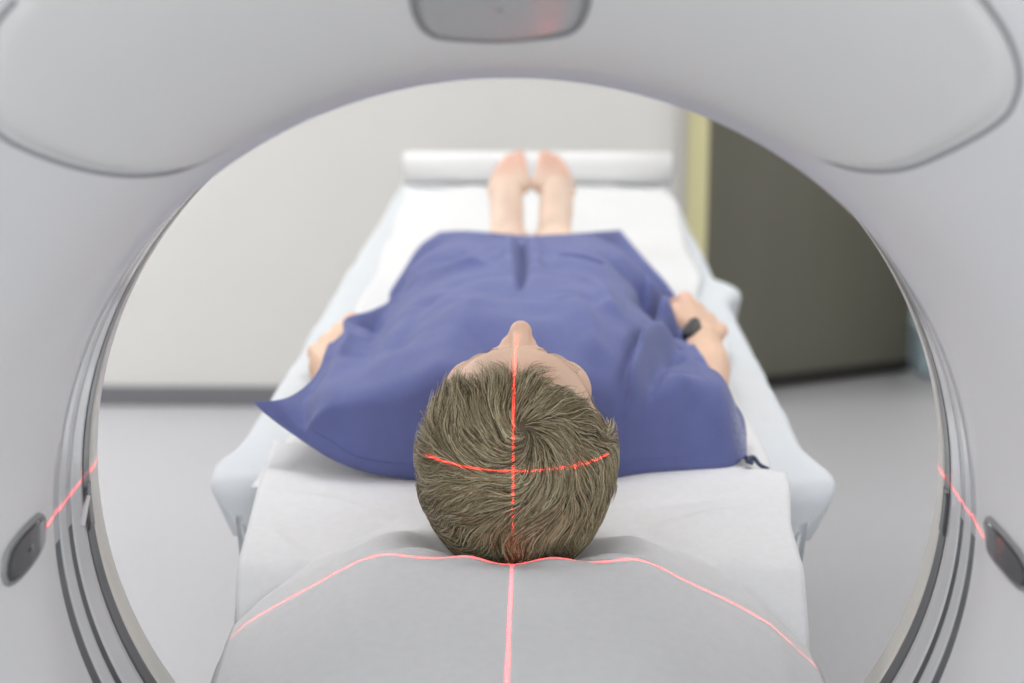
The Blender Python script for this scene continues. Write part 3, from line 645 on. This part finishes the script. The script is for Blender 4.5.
ST = 9; ln = rng.uniform(.040, .074, n)*(1-.68*sstep(.015, .062, q[:, 1])); layer = rng.uniform(.001, .0115, n)*(1+.4*nB(q)); eq = np.where(q[:, 1] > -.01, (q[:, 0]/.071)**2+((q[:, 1]+.004)/.059)**2, 0); tq = sstep(.35, .95, eq)*sstep(.010, .034, q[:, 1])
layer = np.clip(layer, .001, .017)*(1-.8*np.maximum(tq, sstep(.015, .065, q[:, 1]))); ln = ln*(1-.5*tq)
pts = np.zeros((ST, n, 3)); p = q.copy(); pts[0] = p
g, nrm = flow(p); up0 = (.55-.42*sstep(.02, .07, q[:, 1]))[:, None]; d = g*.75+nrm*up0; d /= np.linalg.norm(d, axis=1)[:, None]; jit = rng.normal(size=(n, 3))*.14
for i in range(1, ST):
    p = p+d*(ln/(ST-1))[:, None]; s0 = scalp(p); nrm = snorm(p); hgt = ((p-s0)*nrm).sum(1)
    g, _ = flow(s0); tgt = layer*min(1, i/3); c = np.clip((tgt-hgt)/.010, -.8, .8)
    d = .5*d+.6*g+.55*nrm*c[:, None]+jit*.35; d /= np.linalg.norm(d, axis=1)[:, None]
    pts[i] = p
# clumping into locks
NG = 620; gi = rng.choice(n, NG, replace=False); 
D = ((q[:, None]-q[gi][None])**2).sum(2); near = gi[D.argmin(1)]; amt = rng.uniform(.15, .9, n)
for i in range(1, ST):
    k = (amt*(i/(ST-1))**1.1)[:, None]; pts[i] = pts[i]*(1-k)+(pts[i][near]+(pts[0]-pts[0][near])*.25)*k
phs = (nB(q)*5+near*.37)[None, :]; tts = np.linspace(0, 1, ST)[:, None]
dv = np.gradient(pts, axis=0); dv /= np.linalg.norm(dv, axis=2)[..., None]+1e-9
nn = np.stack([snorm(pts[i]) for i in range(ST)]); pts = pts+np.cross(nn, dv)*(.0032*np.sin(tts*7+phs)*tts)[..., None]
for i in range(1, ST):
    s0 = scalp(pts[i]); nrm = snorm(pts[i]); hgt = ((pts[i]-s0)*nrm).sum(1); lim = .0125-.0085*np.maximum(tq, sstep(.02, .07, q[:, 1]))
    lim = np.minimum(lim, .0130-.0022*sstep(.045, .072, np.abs(pts[i][:, 0]))*(pts[i][:, 1] > -.03))
    pts[i] -= nrm*(np.maximum(hgt-lim, 0)*.92)[:, None]
P3 = HC+pts[..., 0:1]*hx_+pts[..., 1:2]*hf+pts[..., 2:3]*hd_
# keep strands out of the paper
zmin = cush(P3[..., 0], P3[..., 1])+.006; P3[..., 2] = np.maximum(P3[..., 2], zmin)
T = np.gradient(P3, axis=0); T /= np.linalg.norm(T, axis=2)[..., None]+1e-9
sx = np.cross(T, rng.normal(size=(1, n, 3))); sx /= np.linalg.norm(sx, axis=2)[..., None]+1e-9; sy = np.cross(T, sx)
rad_ = np.interp(np.linspace(0, 1, ST), [0, .6, 1], [.00042, .00036, .00008])[:, None, None]
ringv = np.stack([P3+rad_*(sx*math.cos(2*PI*k/3)+sy*math.sin(2*PI*k/3)) for k in range(3)], 2)      # ST,n,3,3
Vh = ringv.transpose(1, 0, 2, 3).reshape(-1, 3); base = np.arange(n)[:, None]*(ST*3)
ff = np.array([(i*3+k, i*3+(k+1) % 3, (i+1)*3+(k+1) % 3, (i+1)*3+k) for i in range(ST-1) for k in range(3)])
Fh = (base[:, :, None]+ff[None]).reshape(-1, 4)
# close scalp cap under the strands
capn = 64; ph = np.linspace(0, 1, 40); cv = []
for a in np.linspace(0, 2*PI, capn, endpoint=False):
    lo_, hi_ = 0., 2.6
    for k in ph:
        pol = k*2.2; x = math.sin(pol)*math.cos(a); f = math.sin(pol)*math.sin(a); dd = -math.cos(pol); cv.append(SC+np.array([x, f, dd])*(SR+.0012))
cv = np.array(cv); over = cv[:, 2]-(hairline(cv[:, 1])-.004); ell = (cv[:, 0]/.071)**2+((cv[:, 1]+.004)/.060)**2; over = np.maximum(over, np.where(cv[:, 1] > .012, (ell-.80)*.05, -1)); inw = sstep(0, .012, over)[:, None]
cv = cv*(1-inw)+(SC+(cv-SC)*.93)*inw
capV = HC+cv[:, 0:1]*hx_+cv[:, 1:2]*hf+cv[:, 2:3]*hd_
capF = [f for f in grid_faces(capn, 40, cu=True) if max(over[list(f)]) < .02]
nS = len(Vh)
allV = np.vstack([Vh, capV]); me = bpy.data.meshes.new('hair')
me.from_pydata((allV-PO).tolist(), [], Fh.tolist()+[[i+nS for i in f] for f in capF]); me.update(); me.shade_smooth(); me.materials.append(hm)
tones = np.array([lin((182, 168, 136))[:3], lin((148, 134, 106))[:3], lin((212, 202, 170))[:3], lin((100, 88, 67))[:3]])
tn = tones[rng.choice(4, n, p=[.36, .30, .20, .14])]*rng.uniform(.85, 1.15, (n, 1)); 
colr = np.ones((len(allV), 4)); colr[:nS, :3] = np.repeat(tn, ST*3, axis=0); colr[nS:, :3] = lin((100, 88, 67))[:3]
ca = me.color_attributes.new('tone', 'FLOAT_COLOR', 'POINT'); ca.data.foreach_set('color', colr.ravel())
hair = bpy.data.objects.new('hair', me); COL.objects.link(hair); hair.parent = body
# eyebrows and lashes
for s in (-1, 1):
    lv, le = [], []
    for k in range(26):
        t = k/25; p = H(s*(.014+.036*t), .083-.018*t**1.4+.001, .006+.004*math.sin(t*3)); e = p+hx_*s*.007+hf*.0015-hd_*.003*rng.uniform(.2, 1); lv.append(tube([p-hf*.003, (p+e)/2+hf*.0012, e], [.0003, .00025, .0001], 3))
        if k % 2: continue
        p = H(s*(.018+.026*t), .0785-.010*t, .040); e = p+hf*.0035+hd_*.003+hx_*s*(.001+.003*t); le.append(tube([p-hf*.003, p+hd_*.003+hf*.001, e], [.0004, .0003, .0001], 3))
    obj('eyebrow', *join(*lv), M['lash'], body); obj('eyelashes', *join(*le), M['lash'], body)
for o in S.objects:
    if '_o' in o: del o['_o']
